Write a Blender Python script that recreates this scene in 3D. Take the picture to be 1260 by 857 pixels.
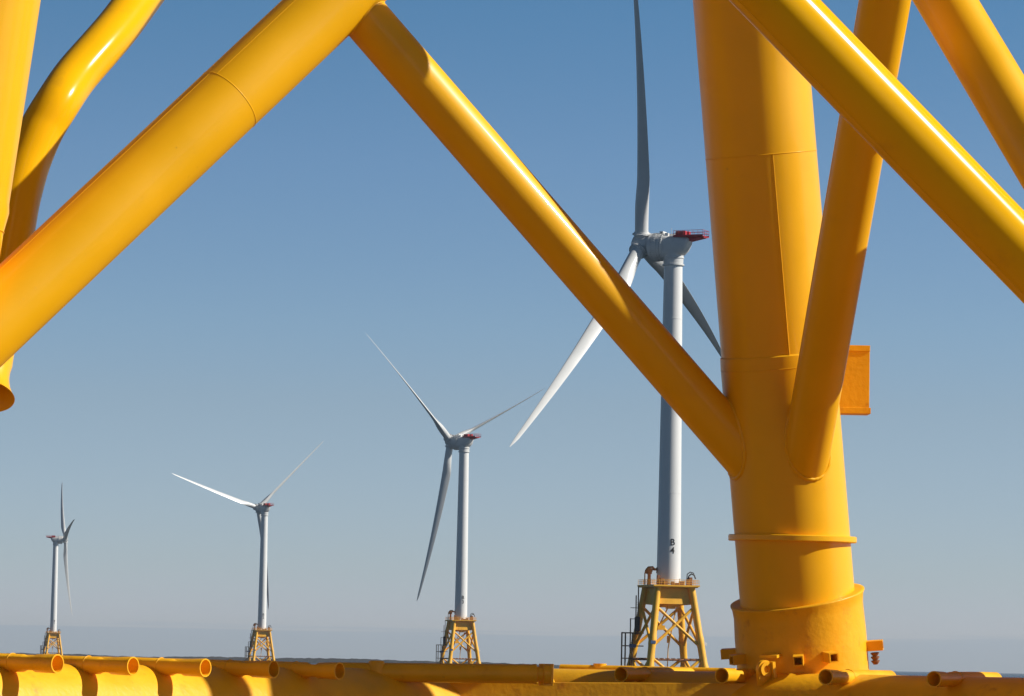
import bpy, bmesh, math, random
from mathutils import Vector, Matrix, Quaternion
random.seed(7)
for o in list(bpy.data.objects): bpy.data.objects.remove(o)
S = bpy.context.scene
COL = S.collection
PI = math.pi

# ------------------------------------------------------------ camera
CAMZ = 5.0
FPX = 4600.0
pitch = math.atan(387.8 / FPX)
roll = math.radians(1.06)
fwd = Vector((0, math.cos(pitch), math.sin(pitch)))
r0 = Vector((1, 0, 0)); u0 = Vector((0, -math.sin(pitch), math.cos(pitch)))
rt = r0 * math.cos(roll) + u0 * math.sin(roll)
up = -r0 * math.sin(roll) + u0 * math.cos(roll)
cd = bpy.data.cameras.new('camera'); cam = bpy.data.objects.new('camera', cd); COL.objects.link(cam)
M = Matrix((rt, up, -fwd)).transposed().to_4x4(); M.translation = (0, 0, CAMZ)
cam.matrix_world = M
cd.sensor_width = 36; cd.lens = 36 * FPX / 1260
cd.clip_start = 1; cd.clip_end = 120000
S.camera = cam

def P(px, py, D):
    d = fwd * FPX + rt * (px - 630) - up * (py - 428.5)
    return Vector((0, 0, CAMZ)) + d * (D / d.y)

# ------------------------------------------------------------ light
SUN_EL = math.radians(35); SUN_AZ = math.radians(94.5)      # azimuth clockwise from +Y; 90 = from the right
sdir = Vector((math.sin(SUN_AZ) * math.cos(SUN_EL), math.cos(SUN_AZ) * math.cos(SUN_EL), math.sin(SUN_EL)))
sd = bpy.data.lights.new('sun', 'SUN'); sun = bpy.data.objects.new('sun', sd); COL.objects.link(sun)
sd.energy = 5.0; sd.angle = math.radians(0.53); sd.color = (1, 0.945, 0.85)
sun.rotation_euler = sdir.to_track_quat('Z', 'Y').to_euler()
W = bpy.data.worlds.new('World'); S.world = W; W.use_nodes = True
nt = W.node_tree; nt.nodes.clear()
def N(t, tp, **kw):
    n = t.nodes.new(tp)
    for k, v in kw.items(): setattr(n, k, v)
    return n
def L(t, a, b): t.links.new(a, b)
def math_node(t, op, a, b=None, c=None, clamp=False):
    n = N(t, 'ShaderNodeMath', operation=op, use_clamp=clamp)
    for i, v in enumerate((a, b, c)):
        if v is None: continue
        if isinstance(v, (int, float)): n.inputs[i].default_value = v
        else: L(t, v, n.inputs[i])
    return n.outputs[0]
tc = N(nt, 'ShaderNodeTexCoord')
sep = N(nt, 'ShaderNodeSeparateXYZ'); L(nt, tc.outputs['Generated'], sep.inputs[0])
zz = math_node(nt, 'MULTIPLY_ADD', math_node(nt, 'MULTIPLY', sep.outputs['Z'], sep.outputs['Z']), 9.0, math_node(nt, 'MULTIPLY_ADD', sep.outputs['Z'], 1.5, 0.03))
cmb = N(nt, 'ShaderNodeCombineXYZ'); L(nt, sep.outputs['X'], cmb.inputs[0]); L(nt, sep.outputs['Y'], cmb.inputs[1]); L(nt, zz, cmb.inputs[2])
nrm = N(nt, 'ShaderNodeVectorMath', operation='NORMALIZE'); L(nt, cmb.outputs[0], nrm.inputs[0])
sky = N(nt, 'ShaderNodeTexSky', sky_type='NISHITA'); sky.sun_disc = False
sky.sun_elevation = SUN_EL; sky.sun_rotation = SUN_AZ
sky.air_density = 1.0; sky.dust_density = 0.6; sky.ozone_density = 1.6; sky.altitude = 0
L(nt, nrm.outputs[0], sky.inputs[0])
# a low, thin bank of haze cloud lying on the horizon
mp = N(nt, 'ShaderNodeMapping'); mp.inputs['Scale'].default_value = (9, 9, 700); L(nt, tc.outputs['Generated'], mp.inputs[0])
nz = N(nt, 'ShaderNodeTexNoise'); nz.inputs['Scale'].default_value = 1.6; nz.inputs['Detail'].default_value = 5; L(nt, mp.outputs[0], nz.inputs[0])
zed = math_node(nt, 'MULTIPLY_ADD', nz.outputs[0], -0.0085, sep.outputs['Z'])
mr = N(nt, 'ShaderNodeMapRange', interpolation_type='SMOOTHSTEP'); L(nt, zed, mr.inputs[0])
mr.inputs[1].default_value = 0.0050; mr.inputs[2].default_value = 0.0028; mr.inputs[3].default_value = 0; mr.inputs[4].default_value = 1
mx = N(nt, 'ShaderNodeMix', data_type='RGBA', blend_type='MULTIPLY')
L(nt, math_node(nt, 'MULTIPLY', mr.outputs[0], 1.0), mx.inputs[0]); L(nt, sky.outputs[0], mx.inputs[6]); mx.inputs[7].default_value = (0.79, 0.875, 0.95, 1)
rampn = N(nt, 'ShaderNodeValToRGB'); L(nt, sep.outputs['Z'], rampn.inputs[0]); cr = rampn.color_ramp
GAIN = [(0.0, (1.01, 1.03, 1.38)), (0.0122, (1.14, 1.10, 1.38)), (0.0252, (1.16, 1.13, 1.24)), (0.0687, (1.37, 1.32, 1.25)), (0.0904, (1.38, 1.46, 1.40)), (0.134, (1.29, 1.57, 1.62)), (0.175, (1.0, 1.56, 1.68)), (0.27, (0.5, 0.72, 0.8)), (0.6, (0.22, 0.33, 0.40))]
while len(cr.elements) < len(GAIN): cr.elements.new(0.5)
for e_, (p_, c_) in zip(cr.elements, GAIN): e_.position = p_; e_.color = (c_[0] / 2, c_[1] / 2, c_[2] / 2, 1)
mg = N(nt, 'ShaderNodeMix', data_type='RGBA', blend_type='MULTIPLY'); mg.inputs[0].default_value = 1; L(nt, mx.outputs[2], mg.inputs[6]); L(nt, rampn.outputs[0], mg.inputs[7])
bg = N(nt, 'ShaderNodeBackground'); bg.inputs[1].default_value = 0.15; L(nt, mg.outputs[2], bg.inputs[0])
wo = N(nt, 'ShaderNodeOutputWorld'); L(nt, bg.outputs[0], wo.inputs[0])
S.view_settings.view_transform = 'Standard'; S.view_settings.look = 'None'
S.view_settings.exposure = 0.15; S.view_settings.gamma = 1; S.view_settings.use_curve_mapping = False
S.render.engine = 'CYCLES'
S.cycles.max_bounces = 8

# ------------------------------------------------------------ materials
def mat(name, col, rough=0.5, metal=0, vary=0.06, scale=1.5, bump=0.0, bscale=40, spec=0.5, coat=0.0, stain=None, stain_amt=0.0, stain_scale=3.0, smap=(1, 1, 1), scuff=0.0):
    m = bpy.data.materials.new(name); m.use_nodes = True; t = m.node_tree
    b = t.nodes['Principled BSDF']
    b.inputs['Roughness'].default_value = rough; b.inputs['Metallic'].default_value = metal
    b.inputs['Specular IOR Level'].default_value = spec; b.inputs['Coat Weight'].default_value = coat; b.inputs['Coat Roughness'].default_value = 0.08
    g = N(t, 'ShaderNodeTexCoord')
    mpp = N(t, 'ShaderNodeMapping'); mpp.inputs['Scale'].default_value = smap; L(t, g.outputs['Object'], mpp.inputs[0])
    n1 = N(t, 'ShaderNodeTexNoise'); n1.inputs['Scale'].default_value = scale; n1.inputs['Detail'].default_value = 6; L(t, mpp.outputs[0], n1.inputs[0])
    k = N(t, 'ShaderNodeMapRange'); L(t, n1.outputs[0], k.inputs[0]); k.inputs[1].default_value = 0.3; k.inputs[2].default_value = 0.7
    k.inputs[3].default_value = 1 - vary; k.inputs[4].default_value = 1 + vary
    vm = N(t, 'ShaderNodeVectorMath', operation='SCALE'); vm.inputs[0].default_value = col; L(t, k.outputs[0], vm.inputs['Scale'])
    out = vm.outputs[0]
    if stain:
        n2 = N(t, 'ShaderNodeTexNoise'); n2.inputs['Scale'].default_value = stain_scale; n2.inputs['Detail'].default_value = 9; n2.inputs['Roughness'].default_value = 0.65
        L(t, mpp.outputs[0], n2.inputs[0])
        k2 = N(t, 'ShaderNodeMapRange', interpolation_type='SMOOTHSTEP'); L(t, n2.outputs[0], k2.inputs[0])
        k2.inputs[1].default_value = 0.56; k2.inputs[2].default_value = 0.74; k2.inputs[3].default_value = 0; k2.inputs[4].default_value = stain_amt
        mxx = N(t, 'ShaderNodeMix', data_type='RGBA'); L(t, k2.outputs[0], mxx.inputs[0]); L(t, out, mxx.inputs[6]); mxx.inputs[7].default_value = (*stain, 1)
        out = mxx.outputs[2]
    if scuff:
        n4 = N(t, 'ShaderNodeTexNoise'); n4.inputs['Scale'].default_value = 11; n4.inputs['Detail'].default_value = 7; n4.inputs['Roughness'].default_value = 0.7; L(t, g.outputs['Object'], n4.inputs[0])
        n5 = N(t, 'ShaderNodeTexNoise'); n5.inputs['Scale'].default_value = 0.9; n5.inputs['Detail'].default_value = 2; L(t, g.outputs['Object'], n5.inputs[0])
        k4 = N(t, 'ShaderNodeMapRange', interpolation_type='SMOOTHSTEP'); L(t, math_node(t, 'ADD', n4.outputs[0], math_node(t, 'MULTIPLY', n5.outputs[0], 0.55)), k4.inputs[0])
        k4.inputs[1].default_value = 1.0; k4.inputs[2].default_value = 1.07; k4.inputs[3].default_value = 0; k4.inputs[4].default_value = scuff
        m4 = N(t, 'ShaderNodeMix', data_type='RGBA'); L(t, k4.outputs[0], m4.inputs[0]); L(t, out, m4.inputs[6]); m4.inputs[7].default_value = (0.42, 0.17, 0.03, 1)
        out = m4.outputs[2]
    L(t, out, b.inputs['Base Color'])
    # gloss is uneven too
    kr = N(t, 'ShaderNodeMapRange'); L(t, n1.outputs[0], kr.inputs[0]); kr.inputs[1].default_value = 0.3; kr.inputs[2].default_value = 0.7
    kr.inputs[3].default_value = rough * 0.85; kr.inputs[4].default_value = min(1, rough * 1.2); L(t, kr.outputs[0], b.inputs['Roughness'])
    if bump:
        n3 = N(t, 'ShaderNodeTexNoise'); n3.inputs['Scale'].default_value = bscale; n3.inputs['Detail'].default_value = 4; L(t, g.outputs['Object'], n3.inputs[0])
        bp = N(t, 'ShaderNodeBump'); bp.inputs['Strength'].default_value = bump; bp.inputs['Distance'].default_value = 0.02
        L(t, n3.outputs[0], bp.inputs['Height']); L(t, bp.outputs[0], b.inputs['Normal'])
    return m
YEL = (0.91, 0.475, 0.004)
M_yel = mat('yellow_paint', YEL, rough=0.42, vary=0.05, scale=0.8, bump=0.05, bscale=5, spec=0.3, coat=0.2, stain=(0.75, 0.33, 0.012), stain_amt=0.25, stain_scale=1.1, scuff=0.35)
M_gloss = mat('glossy_yellow_paint', YEL, rough=0.18, vary=0.04, scale=0.8, bump=0.03, bscale=4, spec=0.16, stain=(0.60, 0.26, 0.02), stain_amt=0.25, stain_scale=2.2)
M_beam = mat('weathered_yellow_paint', (0.89, 0.445, 0.010), rough=0.42, vary=0.09, scale=2.2, bump=0.25, bscale=14, spec=0.35, stain=(0.50, 0.14, 0.012), stain_amt=0.6, stain_scale=2.6, scuff=0.6)
M_far = mat('sea_worn_yellow_paint', (0.92, 0.46, 0.02), rough=0.5, vary=0.10, scale=0.5, stain=(0.50, 0.17, 0.03), stain_amt=0.4, stain_scale=0.55)
M_rust = mat('rusty_steel', (0.26, 0.10, 0.035), rough=0.7, vary=0.25, scale=1.5)
M_grey = mat('pale_grey_paint', (0.74, 0.74, 0.73), rough=0.42, vary=0.035, scale=0.25, smap=(1, 1, 0.12), stain=(0.58, 0.575, 0.55), stain_amt=0.5, stain_scale=0.6)
M_blade = mat('blade_gelcoat', (0.62, 0.63, 0.63), rough=0.36, vary=0.03, scale=0.2)
M_nac = mat('nacelle_paint', (0.62, 0.625, 0.62), rough=0.5, vary=0.05, scale=0.6, stain=(0.44, 0.44, 0.43), stain_amt=0.4, stain_scale=0.8)
M_red = mat('red_paint', (0.46, 0.022, 0.035), rough=0.45, vary=0.08)
M_dark = mat('dark_steel', (0.035, 0.03, 0.028), rough=0.6, vary=0.2)
M_ladder = mat('weathered_ladder_steel', (0.14, 0.08, 0.04), rough=0.65, vary=0.3)
M_black = mat('black_marking', (0.015, 0.015, 0.017), rough=0.5)
M_white = mat('white_plastic', (0.75, 0.75, 0.73), rough=0.4)
M_blue = mat('blue_plastic', (0.05, 0.10, 0.22), rough=0.5)

# ------------------------------------------------------------ mesh helpers
def perp(d):
    d = d.normalized(); a = Vector((0, 0, 1)) if abs(d.z) < 0.9 else Vector((1, 0, 0))
    x = a.cross(d).normalized(); return x, d.cross(x).normalized()
class MB:
    def __init__(s): s.bm = bmesh.new()
    def ringset(s, rings, smooth=True, closed=False):
        bm = s.bm; n = len(rings[0])
        vs = [[bm.verts.new(p) for p in r] for r in rings]
        m = len(vs)
        for i in range(m if closed else m - 1):
            a, b = vs[i], vs[(i + 1) % m]
            for k in range(n):
                f = bm.faces.new((a[k], a[(k + 1) % n], b[(k + 1) % n], b[k])); f.smooth = smooth
        return vs
    def disc(s, ring, flip=False):
        v = [s.bm.verts.new(p) for p in (reversed(ring) if flip else ring)]
        s.bm.faces.new(v)
    def lathe(s, p0, d, prof, segs=32, caps=True, smooth=True):
        """prof: [(distance along d, radius)...]; every kink over ~25 deg gets its own verts"""
        d = d.normalized(); x, y = perp(d)
        def R(h, r): return [p0 + d * h + (x * math.cos(2 * PI * k / segs) + y * math.sin(2 * PI * k / segs)) * r for k in range(segs)]
        run = [prof[0]]
        def flush(run):
            if len(run) > 1: s.ringset([R(*q) for q in run], smooth)
        for i in range(1, len(prof)):
            run.append(prof[i])
            if i < len(prof) - 1:
                a = math.atan2(prof[i][1] - prof[i - 1][1], prof[i][0] - prof[i - 1][0])
                b = math.atan2(prof[i + 1][1] - prof[i][1], prof[i + 1][0] - prof[i][0])
                if abs(a - b) > 0.45: flush(run); run = [prof[i]]
        flush(run)
        if caps:
            if prof[0][1] > 0: s.disc(R(*prof[0]), True)
            if prof[-1][1] > 0: s.disc(R(*prof[-1]))
        return s
    def tube(s, a, b, r, r2=None, segs=24, caps=True):
        d = b - a; return s.lathe(a, d, [(0, r), (d.length, r if r2 is None else r2)], segs, caps)
    def hollow(s, a, b, r, th, segs=28):
        d = b - a; l = d.length; e = th * 0.25
        return s.lathe(a, d, [(l * 0.02, r - th), (0, r - th), (0, r), (l, r), (l, r - th), (0.015, r - th)], segs, caps=False)
    def path(s, pts, r, segs=20, caps=True, closed=False):
        rings = []; n = len(pts); x = None
        for i, p in enumerate(pts):
            if closed: d = (pts[(i + 1) % n] - pts[i - 1])
            else: d = (pts[min(i + 1, n - 1)] - pts[max(i - 1, 0)])
            d.normalize()
            if x is None: x, y = perp(d)
            x = (x - d * x.dot(d)).normalized(); y = d.cross(x)
            rr = r[i] if isinstance(r, (list, tuple)) else r
            rings.append([p + (x * math.cos(2 * PI * k / segs) + y * math.sin(2 * PI * k / segs)) * rr for k in range(segs)])
        s.ringset(rings, True, closed)
        if caps and not closed: s.disc(rings[0], True); s.disc(rings[-1])
        return s
    def box(s, c, size, X=Vector((1, 0, 0)), Z=Vector((0, 0, 1)), bev=0.0):
        X = X.normalized(); Z = (Z - X * Z.dot(X)).normalized(); Y = Z.cross(X)
        vs = bmesh.ops.create_cube(s.bm, size=1)['verts']
        if bev:
            pass
        for v in vs: v.co = c + X * v.co.x * size[0] + Y * v.co.y * size[1] + Z * v.co.z * size[2]
        if bev:
            es = list({e for v in vs for e in v.link_edges})
            bmesh.ops.bevel(s.bm, geom=es, offset=bev, segments=2, affect='EDGES', profile=0.7)
        return s
    def prism(s, pts, ext):
        """pts: closed outline, ext: extrusion vector"""
        v0 = [s.bm.verts.new(p) for p in pts]; v1 = [s.bm.verts.new(p + ext) for p in pts]; n = len(pts)
        s.bm.faces.new(list(reversed(v0))); s.bm.faces.new(v1)
        for k in range(n): s.bm.faces.new((v0[k], v0[(k + 1) % n], v1[(k + 1) % n], v1[k]))
        return s
    def mesh(s, name, m):
        bmesh.ops.recalc_face_normals(s.bm, faces=s.bm.faces)
        me = bpy.data.meshes.new(name); s.bm.to_mesh(me); s.bm.free(); me.materials.append(m); return me
def put(name, me, parent=None, loc=None, rot=None):
    o = bpy.data.objects.new(name, me); COL.objects.link(o)
    if parent: o.parent = parent
    if loc is not None: o.location = loc
    if rot is not None: o.rotation_euler = rot
    return o
def obj(name, mb, m, parent=None): return put(name, mb.mesh(name, m), parent)
def tag(o, label=None, cat=None, group=None, kind=None):
    for k, v in (('label', label), ('category', cat), ('group', group), ('kind', kind)):
        if v: o[k] = v
    return o
def empty(name, loc=(0, 0, 0)):
    o = bpy.data.objects.new(name, None); COL.objects.link(o); o.location = loc; o.empty_display_size = 0.5; return o

# ------------------------------------------------------------ sea and far coast
def make_sea():
    m = bpy.data.materials.new('sea_water'); m.use_nodes = True; t = m.node_tree; b = t.nodes['Principled BSDF']
    b.inputs['Base Color'].default_value = (0.008, 0.022, 0.036, 1); b.inputs['Roughness'].default_value = 0.22; b.inputs['IOR'].default_value = 1.33
    b.inputs['Specular IOR Level'].default_value = 0.32
    g = N(t, 'ShaderNodeTexCoord')
    mpp = N(t, 'ShaderNodeMapping'); mpp.inputs['Scale'].default_value = (1, 0.35, 1); L(t, g.outputs['Object'], mpp.inputs[0])
    n1 = N(t, 'ShaderNodeTexNoise'); n1.inputs['Scale'].default_value = 0.32; n1.inputs['Detail'].default_value = 8; n1.inputs['Roughness'].default_value = 0.62; L(t, mpp.outputs[0], n1.inputs[0])
    n2 = N(t, 'ShaderNodeTexNoise'); n2.inputs['Scale'].default_value = 0.035; n2.inputs['Detail'].default_value = 3; L(t, mpp.outputs[0], n2.inputs[0])
    h = math_node(t, 'ADD', math_node(t, 'MULTIPLY', n2.outputs[0], 1.6), n1.outputs[0])
    bp = N(t, 'ShaderNodeBump'); bp.inputs['Strength'].default_value = 1; bp.inputs['Distance'].default_value = 2.4
    L(t, h, bp.inputs['Height']); L(t, bp.outputs[0], b.inputs['Normal'])
    bm = bmesh.new(); bmesh.ops.create_grid(bm, x_segments=20, y_segments=20, size=20000)
    me = bpy.data.meshes.new('sea'); bm.to_mesh(me); bm.free(); me.materials.append(m)
    o = put('sea', me); tag(o, kind='structure')
make_sea()
def make_coast():
    m = mat('wooded_coast', (0.022, 0.026, 0.030), rough=0.9, vary=0.4, scale=0.003)
    bm = bmesh.new(); D = 4700.0; rnd = random.Random(3)
    n = 520; x0, x1 = -1300.0, 380.0; fr, tp, bk = [], [], []
    h = 8.0
    for i in range(n + 1):
        x = x0 + (x1 - x0) * i / n; u = i / n
        base = 6.6 + 1.0 * math.sin(u * 7.1 + 0.6) + 0.8 * math.sin(u * 19 + 2) + 0.5 * math.sin(u * 61)
        env = min(1, (1 - u) * 3.2) ** 0.7 * min(1, 0.25 + u * 3.0)
        h = 0.55 * h + 0.45 * (base * env + rnd.uniform(-1.0, 1.3) * env)
        h = max(h, 0.4)
        yy = D + 120 * math.sin(u * 5)
        fr.append(bm.verts.new((x, yy, -1))); tp.append(bm.verts.new((x, yy + 60, h))); bk.append(bm.verts.new((x, yy + 400, h * 0.6)))
    for i in range(n):
        bm.faces.new((fr[i], fr[i + 1], tp[i + 1], tp[i])); bm.faces.new((tp[i], tp[i + 1], bk[i + 1], bk[i]))
    me = bpy.data.meshes.new('coastline'); bm.to_mesh(me); bm.free(); me.materials.append(m)
    o = put('coastline', me); tag(o, kind='structure')
make_coast()

# ------------------------------------------------------------ wind turbines
HUBZ = 100.0
def turbine_meshes():
    T = {}
    # --- tower with flange seams
    zb, zt = 23.5, 95.6; rb, rt_ = 2.74, 2.1
    def rz(z): return rb + (rt_ - rb) * (z - zb) / (zt - zb)
    prof = [(0, rb + 0.10), (0.35, rb + 0.10), (0.35, rb)]
    for zc in (20.5, 44, 60):
        prof += [(zc - 0.08, rz(zb + zc)), (zc - 0.06, rz(zb + zc) + 0.035), (zc + 0.06, rz(zb + zc) + 0.035), (zc + 0.08, rz(zb + zc))]
    prof += [(zt - zb, rt_)]
    T['tower'] = MB().lathe(Vector((0, 0, zb)), Vector((0, 0, 1)), prof, 64).mesh('tower', M_grey)
    # --- nacelle (local: rotor faces +X, origin on the tower axis at hub height)
    mb = MB(); rings = []
    Z = Vector((0, 0, 1))
    secs = [  # x, halfwidth, ztop, zbottom
        (1.9, 2.75, 2.75, -2.9), (0.8, 2.6, 2.5, -2.6), (-0.8, 2.35, 2.35, -2.35), (-2.2, 2.15, 2.25, -2.1), (-3.2, 1.95, 2.1, -1.2), (-3.9, 1.6, 1.95, 0.2), (-4.15, 1.1, 1.6, 0.9)]
    for x, hw, a, b_ in secs:
        r = []
        for k in range(28):
            t = 2 * PI * k / 28; c, s_ = math.cos(t), math.sin(t)
            e = 0.62
            r.append(Vector((x, hw * math.copysign(abs(c) ** e, c), (a + b_) / 2 + (a - b_) / 2 * math.copysign(abs(s_) ** e, s_))))
        rings.append(r)
    mb.ringset(rings); mb.disc(rings[0], True); mb.disc(rings[-1])
    mb.lathe(Vector((0, 0, -4.45)), Z, [(0, 2.15), (0.12, 2.5), (0.42, 2.5), (0.42, 2.25), (1.7, 2.3), (1.75, 2.45), (1.95, 2.45), (2.1, 2.3), (3.4, 2.4)], 44)
    T['nacelle'] = mb.mesh('nacelle', M_nac)
    # --- generator drum with cooling ribs and bolt flange
    X = Vector((1, 0, 0)); mb = MB()
    mb.lathe(Vector((1.9, 0, 0)), X, [(0, 2.9), (0.05, 3.15), (0.5, 3.15), (0.5, 3.08), (0.62, 3.08), (0.62, 3.2), (1.2, 3.2), (1.2, 3.1), (1.3, 3.1), (1.3, 3.2), (2.5, 3.2), (2.5, 3.1), (2.6, 3.1), (2.6, 3.22), (3.3, 3.22), (3.3, 2.95), (3.7, 2.75), (3.9, 1.9)], 56)
    for k in range(36):
        a = 2 * PI * k / 36; c = Vector((0, math.cos(a), math.sin(a)))
        mb.box(Vector((4.1, 0, 0)) + c * 3.235, (1.0, 0.18, 0.09), X, c)
        mb.box(Vector((2.2, 0, 0)) + c * 3.19, (0.3, 0.2, 0.12), X, c)
    T['generator'] = mb.mesh('generator', M_nac)
    # cooler boxes and masts on top of the nacelle
    mb = MB()
    mb.box(Vector((0.4, -0.6, 2.75)), (1.8, 1.2, 0.5), bev=0.06); mb.box(Vector((2.6, 0, 3.35)), (0.9, 2.4, 0.35), bev=0.05); mb.box(Vector((1.2, 1.1, 2.7)), (0.8, 0.9, 0.7), bev=0.05)
    mb.tube(Vector((0.2, 0.9, 2.3)), Vector((0.2, 0.9, 4.2)), 0.05, segs=8); mb.tube(Vector((-0.1, -0.9, 2.3)), Vector((-0.1, -0.9, 4.0)), 0.05, segs=8)
    T['roof_equipment'] = mb.mesh('roof_equipment', M_grey)
    # --- red hoist platform: wedge girder, floor and railing
    mb = MB(); mb.prism([Vector((-3.3, -1.0, 2.0)), Vector((-7.7, -1.0, 1.95)), Vector((-7.7, -1.0, 1.8)), Vector((-4.2, -1.0, 1.1)), Vector((-3.6, -1.0, 1.2))], Vector((0, 2.0, 0)))
    mb.box(Vector((-4.2, 0, 2.1)), (7.2, 4.0, 0.16))
    mb.box(Vector((-2.1, -1.4, 2.95)), (2.6, 1.1, 1.2), bev=0.1); mb.box(Vector((-2.3, 1.2, 2.85)), (2.4, 1.1, 1.1), bev=0.1)
    T['hoist_platform'] = mb.mesh('hoist_platform', M_red)
    mb = MB(); za = 2.18
    cs = [(-0.7, -1.95), (-7.8, -1.95), (-7.8, 1.95), (-0.7, 1.95)]
    for i in range(3):
        (xa, ya), (xb, yb) = cs[i], cs[i + 1]
        a = Vector((xa, ya, za)); b_ = Vector((xb, yb, za)); n = 6 if i != 1 else 3
        for k in range(n + 1):
            p = a.lerp(b_, k / n); mb.tube(p, p + Z * 1.3, 0.045, segs=6)
        for h in (0.65, 1.3): mb.tube(a + Z * h, b_ + Z * h, 0.05, segs=6)
    mb.box(Vector((-4.25, -1.95, 2.33)), (7.0, 0.04, 0.3)); mb.box(Vector((-4.25, 1.95, 2.33)), (7.0, 0.04, 0.3))
    T['railing'] = mb.mesh('railing', M_red)
    # --- rotor hub (local: axis +X, origin at hub centre)
    mb = MB()
    mb.lathe(Vector((-2.3, 0, 0)), X, [(0, 1.9), (0.3, 2.15), (1.2, 2.35), (3.2, 2.3), (4.0, 1.9), (4.35, 1.3), (4.45, 0.0)], 40)
    for k in range(3):
        a = 2 * PI * k / 3; c = Vector((0, math.sin(a), math.cos(a)))
        mb.lathe(c * 1.0, c, [(0, 1.7), (1.25, 1.75), (1.28, 2.1), (1.62, 2.1), (1.65, 1.8), (1.95, 1.72)], 36)
    T['rotor_hub'] = mb.mesh('rotor_hub', M_nac)
    # --- blade: along +Z, lofted aerofoil with twist and pre-bend to +X
    Ls = 71.5; rings = []; ns = 46; nk = 32
    PITCH = math.radians(-58)
    for i in range(ns + 1):
        s_ = i / ns; z = 1.6 + Ls * s_
        if s_ < 0.04: ch = 3.1
        elif s_ < 0.2: u = (s_ - 0.04) / 0.16; u = u * u * (3 - 2 * u); ch = 3.1 + (3.95 - 3.1) * u
        else: u = (s_ - 0.2) / 0.8; ch = (3.95 * (1 - u) * 0.82 + 3.95 * 0.18) * min(1, (1 - u) * 18 + 0.03) ** 0.5
        ch = max(ch, 0.12)
        blend = min(1, max(0, (s_ - 0.03) / 0.17)); blend = blend * blend * (3 - 2 * blend)
        th = (1 - blend) * 1.0 + blend * (0.36 - 0.19 * min(1, max(0, s_ - 0.2) / 0.5))
        tw = -math.radians(12) * (1 - s_) ** 2 * min(1, blend + 0.3) + PITCH
        pre = 3.9 * s_ ** 2.1
        r = []
        for k in range(nk):
            a = 2 * PI * k / nk
            xc = 0.5 * (1 - math.cos(a))             # 0 leading edge .. 1 trailing
            sg = 1 if a < PI else -1
            yt = 5 * (0.2969 * math.sqrt(xc) - 0.126 * xc - 0.3516 * xc ** 2 + 0.2843 * xc ** 3 - 0.1036 * xc ** 4) * th
            yc = math.sqrt(max(0, 0.25 - (xc - 0.5) ** 2))
            yy = sg * ((1 - blend) * yc + blend * yt) * ch
            xx = (xc - (0.5 * (1 - blend) + 0.32 * blend)) * ch
            # chord in the rotor plane (Y) turned by twist towards X
            r.append(Vector((yy * math.cos(tw) + xx * math.sin(tw) + pre, xx * math.cos(tw) - yy * math.sin(tw), z)))
        rings.append(r)
    mb = MB(); mb.ringset(rings); mb.disc(rings[0], True); mb.disc(rings[-1])
    T['blade'] = mb.mesh('blade', M_blade)
    # --- jacket
    def Lz(z): return (12.9 - (z - 5) * (12.9 - 8.3) / 17.0) / 2
    def corner(k, z):
        sx, sy = ((-1, -1), (1, -1), (1, 1), (-1, 1))[k % 4]; h = Lz(z); return Vector((sx * h, sy * h, z))
    mb = MB()
    mb.box(Vector((0, 0, 23.0)), (11.0, 11.0, 0.35)); mb.box(Vector((0, 0, 22.72)), (10.4, 10.4, 0.25))
    mb.lathe(Vector((0, 0, 18.2)), Z, [(0, 2.4), (0.6, 2.9), (4.6, 2.9)], 40)
    for k in range(4):
        a, b_ = corner(k, 22.6), corner(k + 1, 22.6); c, d = corner(k, 18.9), corner(k + 1, 18.9)
        n = (b_ - a).cross(Z).normalized(); ins = -n * 0.35
        mb.prism([a + ins, b_ + ins, d + ins, c + ins], -n * 0.12)
        for q in (0, ):
            g = Vector((0, 0, 18.9)); a2 = corner(k, 22.6); c2 = corner(k, 18.9)
            rad = Vector((a2.x, a2.y, 0)).normalized(); t = rad.cross(Z) * 0.06
            mb.prism([a2 - t, Vector((rad.x * 2.7, rad.y * 2.7, 22.6)) - t, Vector((rad.x * 2.7, rad.y * 2.7, 18.6)) - t, c2 - t], t * 2)
    T['deck_box'] = mb.mesh('transition_deck', M_far)
    T['legs'] = []; T['braces'] = []
    for k in range(4):
        a, b_ = corner(k, -3), corner(k, 22.6)
        mb = MB(); d = b_ - a; l = d.length
        mb.lathe(a, d, [(0, 0.98), (l * 0.31, 0.98), (l * 0.34, 0.84), (l * 0.48, 0.84), (l * 0.50, 0.90), (l * 0.56, 0.90), (l * 0.58, 0.80), (l, 0.78)], 24)
        T['legs'].append(mb.mesh('leg', M_far))
    for k in range(4):
        for (za, zb_) in ((18.4, 9.2), (7.0, -4.0)):
            for fl in (0, 1):
                a = corner(k + fl, za); b_ = corner(k + 1 - fl, zb_)
                T['braces'].append(MB().tube(a, b_, 0.34, segs=14).mesh('cross_brace', M_far))
    # horizontal rusty walkway frame near the splash zone
    mb = MB()
    for k in range(4):
        a, b_ = corner(k, 6.4), corner(k + 1, 6.4); mb.tube(a, b_, 0.22, segs=10)
        for q in range(1, 9):
            p = a.lerp(b_, q / 9); mb.box(p + Z * 0.1, (0.5, 0.5, 0.55), b_ - a)
    T['walkway_frame'] = mb.mesh('walkway_frame', M_rust)
    # railing of the deck
    mb = MB(); hh = 5.35
    cc = [Vector((-hh, -hh, 23.2)), Vector((hh, -hh, 23.2)), Vector((hh, hh, 23.2)), Vector((-hh, hh, 23.2))]
    for i in range(4):
        a, b_ = cc[i], cc[(i + 1) % 4]
        for k in range(9): p = a.lerp(b_, k / 9); mb.tube(p, p + Z * 1.15, 0.045, segs=5)
        for h in (0.4, 0.78, 1.15): mb.tube(a + Z * h, b_ + Z * h, 0.04, segs=5)
    T['deck_railing'] = mb.mesh('deck_railing', M_far)
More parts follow.
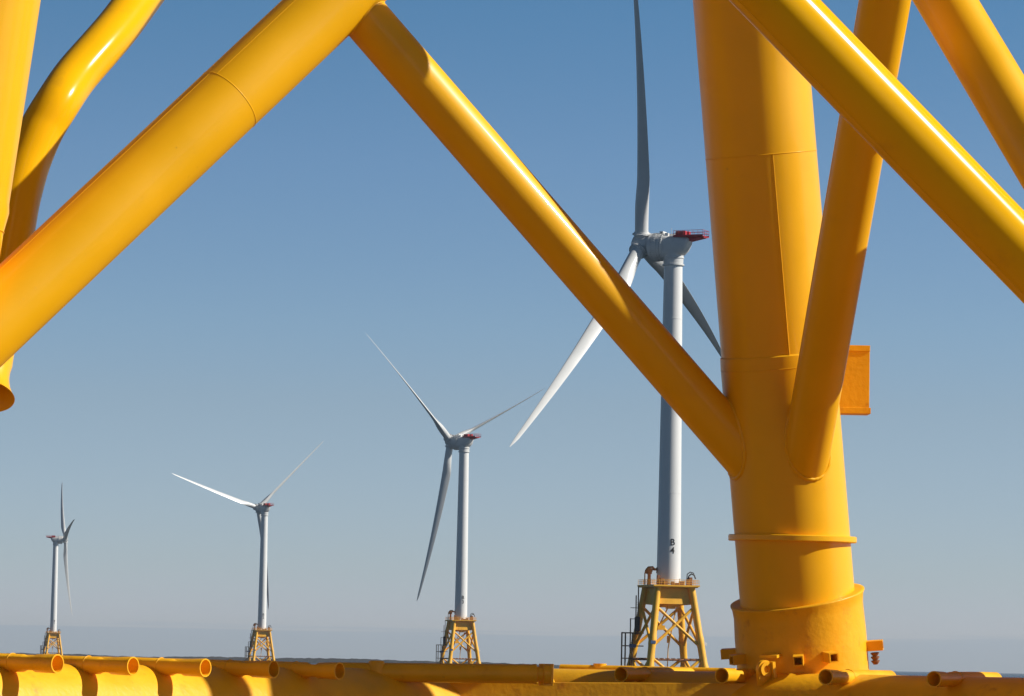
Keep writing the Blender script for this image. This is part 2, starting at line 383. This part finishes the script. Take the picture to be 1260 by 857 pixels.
    # crane at the left rear corner (local -x)
    mb = MB(); b0 = Vector((-4.6, 0.2, 23.2))
    mb.lathe(b0, Z, [(0, 0.55), (0.2, 0.38), (2.4, 0.38), (2.4, 0.62), (2.9, 0.62)], 16)
    mb.box(b0 + Vector((0, 0, 3.3)), (1.3, 1.0, 0.8), bev=0.08)
    mb.path([b0 + Vector((-0.9, 0, 2.5)), b0 + Vector((-0.8, 0, 3.2)), b0 + Vector((-0.2, 0, 3.9)), b0 + Vector((0.8, 0, 4.0)), b0 + Vector((1.5, 0, 3.3))], 0.24, 8)
    mb.tube(b0 + Vector((-1.1, -0.2, 0)), b0 + Vector((-1.1, -0.2, 2.7)), 0.14, segs=8)
    T['crane'] = mb.mesh('deck_crane', mat('orange_crane_paint', (0.62, 0.22, 0.02), rough=0.5, vary=0.15))
    mb = MB(); mb.box(b0 + Vector((2.0, 0, 3.3)), (0.5, 0.5, 1.3), bev=0.05); mb.box(b0 + Vector((1.3, 0.2, 3.5)), (0.9, 0.3, 0.5))
    T['crane_head'] = mb.mesh('winch', M_ladder)
    # switch cabinets, skids and hoses round the tower foot
    cabs = (((-2.9, -3.6, 0.8, 1.5), (-3.6, -3.3, 0.7, 2.1), (-2.1, -3.8, 0.9, 0.9)), ((0.3, -4.4, 1.4, 0.5), (1.5, -4.3, 1.1, 0.8), (-0.6, -4.4, 0.7, 0.7)), ((3.6, -3.0, 0.8, 1.3), (4.2, -2.9, 0.7, 1.8)))
    for q, grp in enumerate(cabs):
        mb = MB()
        for (x, y, w, h) in grp: mb.box(Vector((x, y, 23.2 + h / 2)), (w, 0.6, h), bev=0.04)
        T['cab%d' % q] = mb.mesh('deck_cabinet', M_rust)
    mb = MB(); mb.path([Vector((3.6, -2.6, 23.2)), Vector((3.6, -2.6, 24.3)), Vector((3.9, -2.6, 25.3)), Vector((4.5, -2.6, 25.8)), Vector((5.2, -2.6, 25.5)), Vector((5.5, -2.6, 24.7))], 0.16, 8)
    mb.path([Vector((3.4, -2.6, 23.2)), Vector((3.4, -2.6, 24.3)), Vector((3.5, -2.6, 25.7)), Vector((4.2, -2.6, 26.2)), Vector((5.0, -2.6, 26.0)), Vector((5.3, -2.6, 25.2))], 0.12, 8)
    T['hose'] = mb.mesh('hose_rack', M_dark)
    # ladders / boat landing on the -x side
    mb = MB(); y0 = 2.6
    for (x, z0, z1, r_) in ((-10.3, -2, 12.4, .14), (-9.5, -2, 12.4, .14), (-8.4, -2, 15.6, .10), (-7.9, -2, 12.4, .1), (-7.2, 12, 20.8, .1), (-6.7, 12, 22.8, .1)):
        for dy in (0, -2.2): mb.tube(Vector((x, y0 + dy, z0)), Vector((x, y0 + dy, z1)), r_, segs=8)
    for z in (12.3, 9.4, 6.6, 2.5):
        for dy in (0, -2.2): mb.tube(Vector((-10.4, y0 + dy, z)), Vector((-5.4, y0 + dy, z)), 0.12, segs=8)
        mb.tube(Vector((-10.3, y0, z)), Vector((-10.3, y0 - 2.2, z)), 0.12, segs=8)
    for z in (15.5, 18.0): mb.tube(Vector((-8.4, y0, z)), Vector((-5.6, y0, z)), 0.09, segs=6)
    for k in range(46):
        z = -1 + k * 0.45
        mb.tube(Vector((-7.2 if z > 12.3 else -8.4, y0 - 1.1, z)), Vector((-6.7 if z > 12.3 else -7.9, y0 - 1.1, z)), 0.035, segs=5)
    mb.box(Vector((-7.9, y0 - 1.1, 12.4)), (5.0, 2.4, 0.12))
    T['boat_landing'] = mb.mesh('boat_landing', M_ladder)
    mb = MB(); mb.box(Vector((-6.9, y0 - 1.8, 14.3)), (1.2, 1.0, 3.3), bev=0.1)
    T['equipment_locker'] = mb.mesh('equipment_locker', M_dark)
    T['name_board2'] = MB().box(Vector((-8.3, y0 - 2.35, 9.4)), (1.6, 0.15, 0.8)).mesh('sign_board', M_blue)
    mb = MB(); p = corner(0, 10.2); mb.box(p + Vector((-0.1, -0.95, 0.1)), (1.2, 0.12, 0.7))
    T['name_board'] = mb.mesh('sign_board', M_blue)
    mb = MB(); p = corner(1, 10.0); mb.box(p + Vector((0.95, -0.3, 0)), (0.7, 0.6, 0.75), bev=0.1)
    T['marker_lamp'] = mb.mesh('marker_lantern', M_white)
    # hanging cables under the deck
    mb = MB()
    mb.tube(Vector((1.2, -2.0, 18.2)), Vector((-0.6, -2.0, 9.0)), 0.14, segs=8); mb.tube(Vector((-0.6, -2.0, 9.0)), Vector((-0.9, -2.0, -2)), 0.12, segs=8)
    mb.box(Vector((-0.6, -2.0, 11.0)), (0.5, 0.5, 1.6)); mb.tube(Vector((0, -1, 19)), Vector((-2.6, 1.5, 12)), 0.16, segs=8); mb.box(Vector((-1.6, 0.4, 13.6)), (1.7, 1.2, 1.0)); mb.box(Vector((-0.2, -2, 18.3)), (1.8, 1.4, 0.9))
    T['riser_cable'] = mb.mesh('riser_pipe', M_far)
    return T
T = turbine_meshes()
JROT = math.radians(17.5)

def marking(text, parent, z_top, h, base_r_fn, ang0):
    """letters stacked on the tower, wrapped round its surface"""
    for i, chx in enumerate(text):
        cu = bpy.data.curves.new('txt', 'FONT'); cu.body = chx; cu.size = h / 0.70; cu.align_x = 'CENTER'; cu.extrude = 0.0
        cu.offset = 0.02; cu.resolution_u = 4
        tmp = bpy.data.objects.new('tmp', cu); COL.objects.link(tmp)
        bpy.context.view_layer.update()
        me = bpy.data.meshes.new_from_object(tmp.evaluated_get(bpy.context.evaluated_depsgraph_get()))
        bpy.data.objects.remove(tmp)
        bm = bmesh.new(); bm.from_mesh(me)
        bmesh.ops.triangulate(bm, faces=bm.faces)
        bmesh.ops.subdivide_edges(bm, edges=bm.edges, cuts=2, use_grid_fill=True)
        z0 = z_top - (i + 1) * h - i * h * 0.28
        for v in bm.verts:
            z = z0 + v.co.y; r = base_r_fn(z) + 0.05; a = ang0 + v.co.x / r
            v.co = Vector((math.sin(a) * r, -math.cos(a) * r, z))
        m2 = bpy.data.meshes.new('tower_marking'); bm.to_mesh(m2); bm.free(); m2.materials.append(M_black)
        put('tower_marking', m2, parent)

def make_turbine(x, y, phi, side, az, label, text, bs=1.0, dp=0.0):
    """phi: angle the rotor axis makes with the picture plane; side -1 rotor to the left; az: blade 1 from vertical"""
    root = empty('wind_turbine', (x, y, 0)); tag(root, label, 'wind turbine', 'offshore wind turbines standing in a line in the sea')
    jb = put('jacket_base', T['deck_box'], root, rot=(0, 0, JROT))
    for me in T['legs']: put('leg', me, jb)
    for me in T['braces']: put('cross_brace', me, jb)
    for n, k in (('walkway_frame', 'walkway_frame'), ('railing', 'deck_railing'), ('deck_crane', 'crane'), ('winch', 'crane_head'), 
                 ('boat_landing', 'boat_landing'), ('equipment_locker', 'equipment_locker'), ('sign_board', 'name_board'), ('sign_board', 'name_board2'), ('deck_cabinet', 'cab0'), ('deck_cabinet', 'cab1'), ('deck_cabinet', 'cab2'), ('hose_rack', 'hose'), ('marker_lantern', 'marker_lamp'), ('riser_pipe', 'riser_cable')):
        o = put(n, T[k], jb)
        if n in ('boat_landing', 'equipment_locker'): o.rotation_euler.z = -JROT
    tw = put('tower', T['tower'], root)
    view = math.atan2(x, y)
    marking(text, tw, 33.6, 1.45, lambda z: 2.74 + (2.1 - 2.74) * (z - 23.5) / 72.1, math.radians(17) - view)
    ax = Vector((side * math.cos(phi), math.sin(phi), 0)); ax.rotate(Quaternion((0, 0, 1), -view))
    yaw = math.atan2(ax.y, ax.x)
    na = put('nacelle', T['nacelle'], root, loc=(0, 0, HUBZ), rot=(0, 0, yaw))
    for k in ('generator', 'roof_equipment', 'hoist_platform', 'railing'): put(k, T[k], na)
    tilt = math.radians(5)
    q = Quaternion((0, 0, 1), yaw) @ Quaternion((0, 1, 0), -tilt)
    hub = put('rotor_hub', T['rotor_hub'], root)
    hub.location = Vector((0, 0, HUBZ)) + q @ Vector((7.9, 0, 0))
    # positive az leans blade 1 to the picture's left
    sg = 1 if (q @ Vector((0, 1, 0))).x < 0 else -1
    hub.rotation_mode = 'QUATERNION'; hub.rotation_quaternion = q @ Quaternion((1, 0, 0), -sg * az)
    for k in range(3):
        b = put('blade', T['blade'], hub); b.rotation_euler = (k * 2 * PI / 3, 0, 0); b.rotation_euler = (Matrix.Rotation(k * 2 * PI / 3, 3, 'X') @ Matrix.Rotation(dp, 3, 'Z')).to_euler(); b.scale = (bs, bs, bs)
    return root
def at_px(px, D):
    # tower axis at the deck's height
    return P(px, 760, D).x
make_turbine(at_px(822.0, 845), 845, math.radians(21.5), -1, math.radians(13), 'nearest and tallest white wind turbine, partly hidden behind the yellow diagonal tube', 'B4')
make_turbine(at_px(567.0, 1618), 1618, math.radians(41), -1, math.radians(53), 'second nearest wind turbine, standing clear in the middle below the diagonal tube', 'B3', 0.97, math.radians(-4))
make_turbine(at_px(322.5, 2380), 2380, math.radians(58), -1, math.radians(74), 'small distant wind turbine with two blades raised in a wide V, second from the left', 'B2', 0.91, math.radians(-17))
make_turbine(at_px(66.0, 3104), 3104, math.radians(4), 1, math.radians(42), 'farthest and smallest wind turbine at the far left, its rotor seen edge on', 'B1', 0.91, math.radians(6))

# ------------------------------------------------------------ the yellow steel jacket in the foreground
jk = empty('steel_jacket_foundation', (0, 48, 0))
tag(jk, 'bright yellow tubular steel jacket foundation framing the view in the foreground', 'jacket foundation')
INV = Vector((0, 48, 0))
class JMB(MB):
    def mesh(s, name, m):
        for v in s.bm.verts: v.co -= INV
        return super().mesh(name, m)
def jobj(name, mb, m, parent=None):
    o = put(name, mb.mesh(name, m), parent or jk); return o
def ring_bead(mb, p, d, R, r=0.011, segs=72):
    d = d.normalized(); x, y = perp(d)
    mb.path([p + (x * math.cos(2 * PI * k / segs) + y * math.sin(2 * PI * k / segs)) * R for k in range(segs)], r, 6, closed=True)
def saddle(mb, p0, d, r, A, ax, R, bead=0.022, n=72):
    """weld bead where tube (p0, d, r) runs into tube (A, ax, R)"""
    d = d.normalized(); ax = ax.normalized(); x, y = perp(d); pts = []
    for k in range(n):
        q = p0 + (x * math.cos(2 * PI * k / n) + y * math.sin(2 * PI * k / n)) * r
        w = q - A; dp = d - ax * d.dot(ax); wp = w - ax * w.dot(ax)
        a, b, c = dp.dot(dp), 2 * dp.dot(wp), wp.dot(wp) - R * R; disc = b * b - 4 * a * c
        if disc < 0: return
        t = (-b - math.sqrt(disc)) / (2 * a); pts.append(q + d * t)
    rr_ = random.Random(5); mb.path(pts, [bead * rr_.uniform(0.8, 1.25) for _ in pts], 8, closed=True)

# --- main leg on the right
LT = P(916, -60, 50.3); LB = P(984, 772, 51.5)
lax = (LT - LB).normalized(); LR = 0.79
leg_top = LB + lax * 11.5; leg_bot = LB - lax * 7.5
def leg_at(py):   # point on the leg axis at pixel row (approx)
    lo, hi = -7.0, 12.0
    for _ in range(40):
        mid = (lo + hi) / 2; p = LB + lax * mid - Vector((0, 0, CAMZ)); yy = 428.5 - FPX * p.dot(up) / p.dot(fwd)
        if yy < py: hi = mid
        else: lo = mid
    return LB + lax * lo
mb = JMB()
h190 = (leg_at(191) - LB).length; h440 = (leg_at(436) - LB).length; h452 = (leg_at(452) - LB).length
o5 = (LB - leg_bot).length
mb.lathe(leg_bot, lax, [(0, LR), (o5 + h440 - 0.1, LR), (o5 + h440, LR - 0.004), (o5 + h440 + .02, LR - 0.022), (o5 + h190, LR - 0.03), (o5 + 11.5, LR - 0.04)], 128)
leg = jobj('leg', mb, M_yel)
cdir = (Vector((0, 0, CAMZ)) - LB); cdir = (cdir - lax * cdir.dot(lax)).normalized(); rdir = lax.cross(cdir) * -1
if rdir.x < 0: rdir = -rdir
def onleg(h, deg, R):  # deg: 0 facing the camera, + to the right
    a = math.radians(deg); return LB + lax * h + (cdir * math.cos(a) + rdir * math.sin(a)) * R
mb = JMB(); ring_bead(mb, leg_at(191), lax, LR - 0.030, 0.007)
ring_bead(mb, leg_at(451), lax, LR, 0.005)
mb.path([onleg(h440 + (h190 - h440) * k / 20, 12, LR - 0.020 - 0.012 * k / 20) for k in range(21)], 0.007, 6)
jobj('weld_seam', mb, M_yel, leg)
# flange collar
hc = (leg_at(663) - LB).length
cax = Vector((0.004, -0.02, 1)).normalized(); cc_ = leg_at(663)
mb = JMB(); mb.lathe(cc_ - cax * 0.045, cax, [(0, 0.70), (0, 0.870), (0.012, 0.880), (0.075, 0.880), (0.085, 0.87), (0.09, 0.70)], 128, caps=False)
jobj('collar', mb, M_yel, leg)
# pile sleeve with flared, tilted lip
mb = JMB(); segs = 128; rows = [(-3.6, 0.905, 0), (-0.15, 0.903, .0), (0.18, 0.892, 1), (0.30, 0.905, 1), (0.345, 0.925, 1), (0.362, 0.925, 1), (0.366, 0.88, 1), (0.362, 0.78, 1)]
rings = []
for h, R, f in rows:
    r = []
    for k in range(segs):
        a = 360 * k / segs; tl = f * (-0.045 * math.cos(math.radians(a)) + 0.055 * math.sin(math.radians(a)))
        r.append(onleg(h + 0.06 + tl, a, R))
    rings.append(r)
mb.ringset(rings)
sleeve = jobj('pile_sleeve', mb, M_beam, leg)
# square guide stubs, padeyes
def square_stub(mb, h, deg, w, l0, l1, th=0.018):
    a = math.radians(deg); n = cdir * math.cos(a) + rdir * math.sin(a); tn = lax.cross(n)
    c = LB + lax * h + n * (l0 + l1) / 2; L_ = l1 - l0
    mb.box(c + lax * (w / 2 - th / 2), (L_, w, th), n, lax); mb.box(c - lax * (w / 2 - th / 2), (L_, w, th), n, lax)
    mb.box(c + tn * (w / 2 - th / 2), (L_, th, w - 2 * th), n, lax); mb.box(c - tn * (w / 2 - th / 2), (L_, th, w - 2 * th), n, lax)
    mb.box(c - n * (L_ / 2 - 0.01), (0.01, w - 2 * th, w - 2 * th), n, lax)
hs = -(LB - leg_at(800)).length
for deg, l1 in ((-100, 1.12), (-62, 1.09), (-3, 1.14), (22, 1.14), (84, 1.12)):
    mb = JMB(); square_stub(mb, hs, deg, 0.135, 0.88, l1); jobj('square_stub', mb, M_beam, leg)
def padeye(h0, deg, R0, w, hgt, th=0.05, face=None):
    a = math.radians(deg); n = cdir * math.cos(a) + rdir * math.sin(a)
    base = LB + lax * h0 + n * R0
    if face is not None: a = math.radians(face); n = cdir * math.cos(a) + rdir * math.sin(a)
    tn = lax.cross(n); mb = JMB(); out = []; seg = 18
    for k in range(seg + 1):
        t = PI * k / seg; out.append(base + n * (w / 2) + n * (math.cos(t) * w / 2) + lax * (hgt - w / 2 + math.sin(t) * w / 2))
    out += [base + lax * 0, base + n * w]
    pts = out[:seg + 1] + [base, base + n * w]
    mb.prism([p - tn * th / 2 for p in pts], tn * th)
    c = base + n * (w / 2) + lax * (hgt - w / 2)
    mb.lathe(c - tn * (th / 2 + .03), tn, [(0, 0.05), (0, 0.10), (th + .06, 0.10), (th + .06, 0.05), (0, 0.05)], 24, caps=False)
    mb.box(base + n * 0.02 + lax * hgt * 0.45, (0.05, 0.2, hgt * 0.9), n, lax)
    return mb
jobj('padeye', padeye(hs - 0.29, -24, 1.06, 0.24, 0.33, 0.06, -50), M_beam, leg)
a = math.radians(-26); n_ = cdir * math.cos(a) + rdir * math.sin(a)
mb = JMB(); mb.box(LB + lax * (hs + 0.065) + n_ * 0.96, (0.16, 0.26, 0.04), n_, lax); jobj('shelf_plate', mb, M_beam, leg)
mb = JMB()
for k in range(9):
    mb.lathe(LB + lax * (hs - 0.26 + k * 0.018) + (cdir * math.cos(math.radians(84)) + rdir * math.sin(math.radians(84))) * 1.0, lax, [(0, 0.02), (0, 0.035 + 0.012 * (k % 3)), (0.015, 0.035 + 0.012 * (k % 3)), (0.015, 0.02)], 16, caps=False)
jobj('shackle_bolt', mb, M_rust, leg)
# sacrificial pad box behind the leg
pc0 = P(1041, 468, 52.3)
mb = JMB(); X1 = Vector((1, 0.04, 0)); ZZ = Vector((-0.02, 0, 1))
mb.box(pc0, (0.62, 0.34, 0.96), X1, ZZ, bev=0.012)
pad = jobj('pad_box', mb, M_beam)
for s_ in (-1, 1): jobj('edge_strip', JMB().box(pc0 + ZZ * s_ * 0.437, (0.64, 0.37, 0.085), X1, ZZ, bev=0.008), M_beam, pad)
mb = JMB(); mb.tube(pc0 + Vector((0, 0.05, 0)), pc0 + Vector((-0.9, -0.1, 0)), 0.11); jobj('pad_bracket', mb, M_yel, pad)

# --- braces
def brace(a, b, r, m=M_yel, ext0=0, ext1=0, seams=(), longs=(), name='brace', segs=96):
    d = (b - a).normalized(); a2 = a - d * ext0; b2 = b + d * ext1
    mb = JMB().tube(a2, b2, r, segs=segs); o = jobj(name, mb, m)
    mb = JMB(); any_ = False
    for f in seams: ring_bead(mb, a.lerp(b, f), d, r - 0.003, 0.008); any_ = True
    cd_ = (Vector((0, 0, CAMZ)) - a.lerp(b, .5)); cd_ = (cd_ - d * cd_.dot(d)).normalized(); s2 = d.cross(cd_)
    for f0, f1, deg in longs:
        t = math.radians(deg); pp = (cd_ * math.cos(t) + s2 * math.sin(t)) * r
        mb.path([a.lerp(b, f0 + (f1 - f0) * k / 12) + pp for k in range(13)], 0.005, 6); any_ = True
    if any_: jobj('weld_seam', mb, m, o)
    else: mb.bm.free()
    return o, d
# A: from the apex down right into the leg
A0 = P(452, 25, 49.42); A1 = P(905 + 40, 545 + 49, 51.1)
oA, dA = brace(A0, A1, 0.325, ext0=0.35, ext1=0.0, longs=((0, 0.98, 152),))
mb = JMB(); saddle(mb, A0, dA, 0.325, LB, lax, LR, 0.027); jobj('weld_seam', mb, M_yel, oA)
# left diagonal, the through member
B0 = P(-120, 502, 46.5); B1 = P(412, 0, 49.2)
oL, dL = brace(B0, B1, 0.475, ext0=3.0, ext1=8.6, seams=(0.742,), longs=((0.15, .742, -62), (.742, 1.9, -48)))
mb = JMB(); saddle(mb, A1, -dA, 0.325, B0, dL, 0.475, 0.014); jobj('weld_seam', mb, M_yel, oL)
# B: from the leg up right, coming nearer
C0 = P(983, 612, 51.1) ; C1 = P(1089, 0, 45.8)
Cn = C0
oB, dB = brace(Cn, C1, 0.32, ext0=0.5, ext1=5)
mb = JMB(); saddle(mb, C1, -dB, 0.32, LB, lax, LR, 0.027); jobj('weld_seam', mb, M_yel, oB)
# C: nearest brace, upper left to lower right
D0 = P(953, 0, 37.2); D1 = P(1260, 317, 38.1)
oC, dC = brace(D0, D1, 0.331, M_gloss, ext0=7, ext1=3.1, longs=((-1, 1.3, -128 + 180),))
# D: upper right corner
E0 = P(1163, 0, 47.03); E1 = P(1260, 163, 46.1)
oD, dD = brace(E0, E1, 0.362, ext0=4.7, ext1=4)
# --- near right leg outside the frame
R0 = P(1480, 900, 39.5); R1 = R0 + Vector((-0.045, 0.05, 1)) * 12
jobj('leg', JMB().tube(R0 + Vector((0.045, -0.05, -1)) * 4.5, R1 + Vector((-0.045, 0.05, 1)) * 12, 0.79, segs=96), M_yel)

# unseen column added beyond the right border, only to shade the base frame
pt = P(1470, 130, 47.85); jobj('shadow_column', JMB().tube(Vector((pt.x, pt.y, 3)), pt, 1.5, segs=64), M_yel)
# --- left leg: right edge seen at the picture's left border
K0 = P(-34, 0, 46.6); K1 = P(-73, 250, 46.6); K2 = P(-81, 335, 46.6)
kd = (K0 - K1).normalized(); mb = JMB(); ln = (K0 - K1).length
kb = K1 - kd * 10
mb.lathe(kb, kd, [(0, 0.83), (9.75, 0.83), (10.0, 0.862), (10.12, 0.845), (10.3, 0.845), (10 + 24, 0.845)], 128)
legL = jobj('leg', mb, M_yel)
mb = JMB(); ring_bead(mb, K1 - kd * 0.25, kd, 0.832, 0.01); jobj('weld_seam', mb, M_yel, legL)

# --- J-tube with bell mouth
pts_px = [(290, -155, 54.0), (205, -46, 52.3), (182.8, -17, 51.85), (148, 30, 51.1), (124, 58.4, 50.65), (93, 94, 50.18), (70.3, 127.7, 49.76), (50.9, 160.5, 49.6), (36, 196, 49.45), (27.6, 223.4, 49.33), (20.5, 253, 49.2), (14, 290, 49.05), (1, 360, 48.75), (-13, 446, 48.45)]
def catmull(ps, n=8):
    out = []
    for i in range(len(ps) - 1):
        p0 = ps[max(i - 1, 0)]; p1 = ps[i]; p2 = ps[i + 1]; p3 = ps[min(i + 2, len(ps) - 1)]
        for k in range(n):
            t = k / n; out.append(0.5 * ((2 * p1) + (-p0 + p2) * t + (2 * p0 - 5 * p1 + 4 * p2 - p3) * t * t + (-p0 + 3 * p1 - 3 * p2 + p3) * t ** 3))
    out.append(ps[-1]); return out
jp = catmull([P(x, y, D_) for x, y, D_ in pts_px])
jt = jobj('j_tube', JMB().path(jp, [0.30 + 0.0 * k for k in range(len(jp))], 64, caps=False), M_gloss)
jd = (jp[-1] - jp[-3]).normalized()
jd = (jd + Vector((0.02, -0.22, 0))).normalized()
mb = JMB(); mb.lathe(jp[-1] - jd * 0.1, jd, [(0, 0.29), (0.1, 0.302), (0.22, 0.285), (0.34, 0.29), (0.46, 0.32), (0.56, 0.365), (0.62, 0.405), (0.62, 0.39), (0.5, 0.30), (0.3, 0.25), (0.0, 0.25)], 64, caps=False)
jobj('bell_mouth', mb, M_yel, jt)

# --- base frame: two big horizontal tubes meeting at the far corner, with pipe stubs across them
ZB = CAMZ - 0.12
dl = Vector((0.57, 0.82, 0)).normalized(); pl = Vector((0.82, -0.57, 0)).normalized()       # left beam, its stubs
dr = Vector((0.87, -0.5, 0)).normalized(); pr = Vector((-0.5, -0.87, 0)).normalized()       # right beam, its stubs
def gpt(px, py, D): return P(px, py, D)
lends = [gpt(-25, 815.5, 42.4), gpt(71, 817, 43.5), gpt(164, 820, 44.6), gpt(253, 822, 45.7), gpt(337, 824, 46.8), gpt(418, 826, 47.9)]
BR = 0.62
zax = sum(p.z for p in lends) / len(lends) - BR + 0.02
l0 = Vector((lends[1].x, lends[1].y, 0)) - pl * 1.05; l0.z = zax
corner_ = Vector((0.55, 53.1, zax))
dlr = (Vector((corner_.x, corner_.y, 0)) - Vector((l0.x, l0.y, 0))).normalized()
mb = JMB(); mb.tube(l0 - dlr * 9, corner_ + dlr * 0.2, BR, segs=128); beamL = jobj('base_beam', mb, M_beam)
def stub(end, inward, ln, r, parent, notch=True):
    th = 0.016; d = inward
    mb = JMB()
    segs = 40; x, y = perp(d)
    # wall with notches cut top and bottom
    hs_ = [0, 0.02] + [0.32 + 0.035 * k for k in range(7)] + [ln * 0.6, ln]
    rows = []
    for h in hs_:
        rr = []
        for k in range(segs):
            a = 2 * PI * k / segs; n = x * math.cos(a) + y * math.sin(a); rad = r
            e = abs(h - 0.425) / 0.12
            if notch and e < 1 and abs(n.z) > 0.80: rad = r * (1 - 0.30 * (1 - e * e))
            rr.append(end + d * h + n * rad)
        rows.append(rr)
    mb.ringset(rows)
    inner = [[end + d * h + (x * math.cos(2 * PI * k / segs) + y * math.sin(2 * PI * k / segs)) * (r - th) for k in range(segs)] for h in (0, 0.30, ln)]
    if notch:
        inner = inner[:2]
        inner.append([end + d * 0.30 + (x * math.cos(2 * PI * k / segs) + y * math.sin(2 * PI * k / segs)) * 0.001 for k in range(segs)])
    mb.ringset(inner); mb.ringset([rows[0], inner[0]], smooth=False)
    mb.disc(rows[-1])
    o = jobj('pipe_stub', mb, M_beam, parent)
    mb = JMB(); ring_bead(mb, end + d * 0.70, d, r, 0.006, 40); jobj('weld_seam', mb, M_beam, parent)
    return o
for e in lends: stub(e, -pl, 1.9, 0.112, beamL)
rends = [gpt(764, 830, 51.3), gpt(888, 831.8, 50.3), gpt(1016, 833.5, 49.3), gpt(1149, 836, 48.3), gpt(1290, 838, 47.2)]
zr = sum(p.z for p in rends) / len(rends)
r_0 = Vector((rends[0].x, rends[0].y, 0)) - pr * 0.95
r_1 = Vector((rends[3].x, rends[3].y, 0)) - pr * 0.95
BR2 = 0.62; zax2 = zr - BR2 + 0.045
drr = (r_1 - r_0).normalized(); r_0.z = zax2
mb = JMB(); mb.tube(r_0 - drr * 2.1, r_0 + drr * 16, BR2, segs=128); beamR = jobj('base_beam', mb, M_beam)
for e in rends: stub(e, -pr, 2.05, 0.105, beamR)
# long bumper pipe across the corner with its clamps
q0 = gpt(405, 827, 49.7); q1 = gpt(657, 829.5, 49.9)
dq = (q1 - q0).normalized()
mb = JMB(); mb.tube(q0, q1, 0.128, segs=48); bp_ = jobj('bumper_pipe', mb, M_beam)
mb = JMB(); mb.lathe(q1 - dq * 0.02, dq, [(0, 0.131), (0.05, 0.134), (0.06, 0.1), (0.14, 0.1), (0.15, 0.128), (0.24, 0.13), (0.24, 0.0)], 40); jobj('end_cap', mb, M_beam, bp_)
for px in (463,):
    c = gpt(px, 828.5, 49.7); mb = JMB(); mb.tube(c - Vector((0, 0, 0.15)), c + Vector((0, 0, 0.155)), 0.105, segs=32); mb.tube(c + Vector((0, 0, 0.15)), c + Vector((0, 0, 0.165)), 0.09, segs=32); jobj('clamp_post', mb, M_beam, bp_)
c = gpt(672, 830, 50.0); mb = JMB(); mb.tube(c - Vector((0, 0, 0.15)), c + Vector((0, 0, 0.14)), 0.10, segs=32); jobj('clamp_post', mb, M_beam, bp_)
g0 = gpt(425, 838.5, 50.6); g1 = gpt(925, 841, 50.75); gd = g1 - g0
mb = JMB(); mb.box((g0 + g1) / 2 - Vector((0, 0, 0.6)), (gd.length, 0.12, 1.2), gd, Vector((0, 0, 1)), bev=0.01); jobj('corner_plate', mb, M_beam, beamL)
# far rail behind the right beam with a short post
e0 = gpt(690, 824, 54.2); e1 = gpt(905, 829, 53.2)
mb = JMB(); mb.tube(e0, e1, 0.075, segs=32); rail = jobj('rail_pipe', mb, M_beam)
c = gpt(738, 824, 54.0); mb = JMB(); mb.tube(c - Vector((0, 0, 0.12)), c + Vector((0, 0, 0.085)), 0.095, segs=32); jobj('clamp_post', mb, M_beam, rail)
# unseen barge added under the jacket; its ochre deck bounces warm light upward
bg_ = empty('bounce_barge', (0, 48, 3.2)); tag(bg_, 'flat steel deck barge added unseen below the yellow jacket to bounce warm light', 'barge')
M_deck = mat('worn_ochre_deck_paint', (0.30, 0.155, 0.045), rough=0.8, vary=0.15, scale=0.6, stain=(0.16, 0.08, 0.04), stain_amt=0.7, stain_scale=0.5)
INV = Vector((0, 48, 3.2))
jobj('hull', JMB().box(Vector((2, 42, 0.6)), (44, 44, 5.16), bev=0.3), M_dark, bg_)
jobj('deck', JMB().box(Vector((2, 42, 3.2)), (43.4, 43.4, 0.06)), M_deck, bg_)

# ------------------------------------------------------------ thin sea haze
hm = bpy.data.materials.new('sea_haze'); hm.use_nodes = True; t = hm.node_tree; t.nodes.clear()
pv = N(t, 'ShaderNodeVolumePrincipled'); pv.inputs['Color'].default_value = (0.86, 0.92, 1, 1); pv.inputs['Density'].default_value = 3.2e-5; pv.inputs['Anisotropy'].default_value = 0.2
ho = N(t, 'ShaderNodeOutputMaterial'); L(t, pv.outputs[0], ho.inputs['Volume'])
bm = bmesh.new(); bmesh.ops.create_cube(bm, size=1)
for v in bm.verts: v.co = Vector((v.co.x * 41000, v.co.y * 41000, v.co.z * 195 + 92.5))
me = bpy.data.meshes.new('haze'); bm.to_mesh(me); bm.free(); me.materials.append(hm)
tag(put('haze', me), 'thin pale sea haze softening the far turbines', 'haze', kind='stuff')
S.cycles.volume_bounces = 0
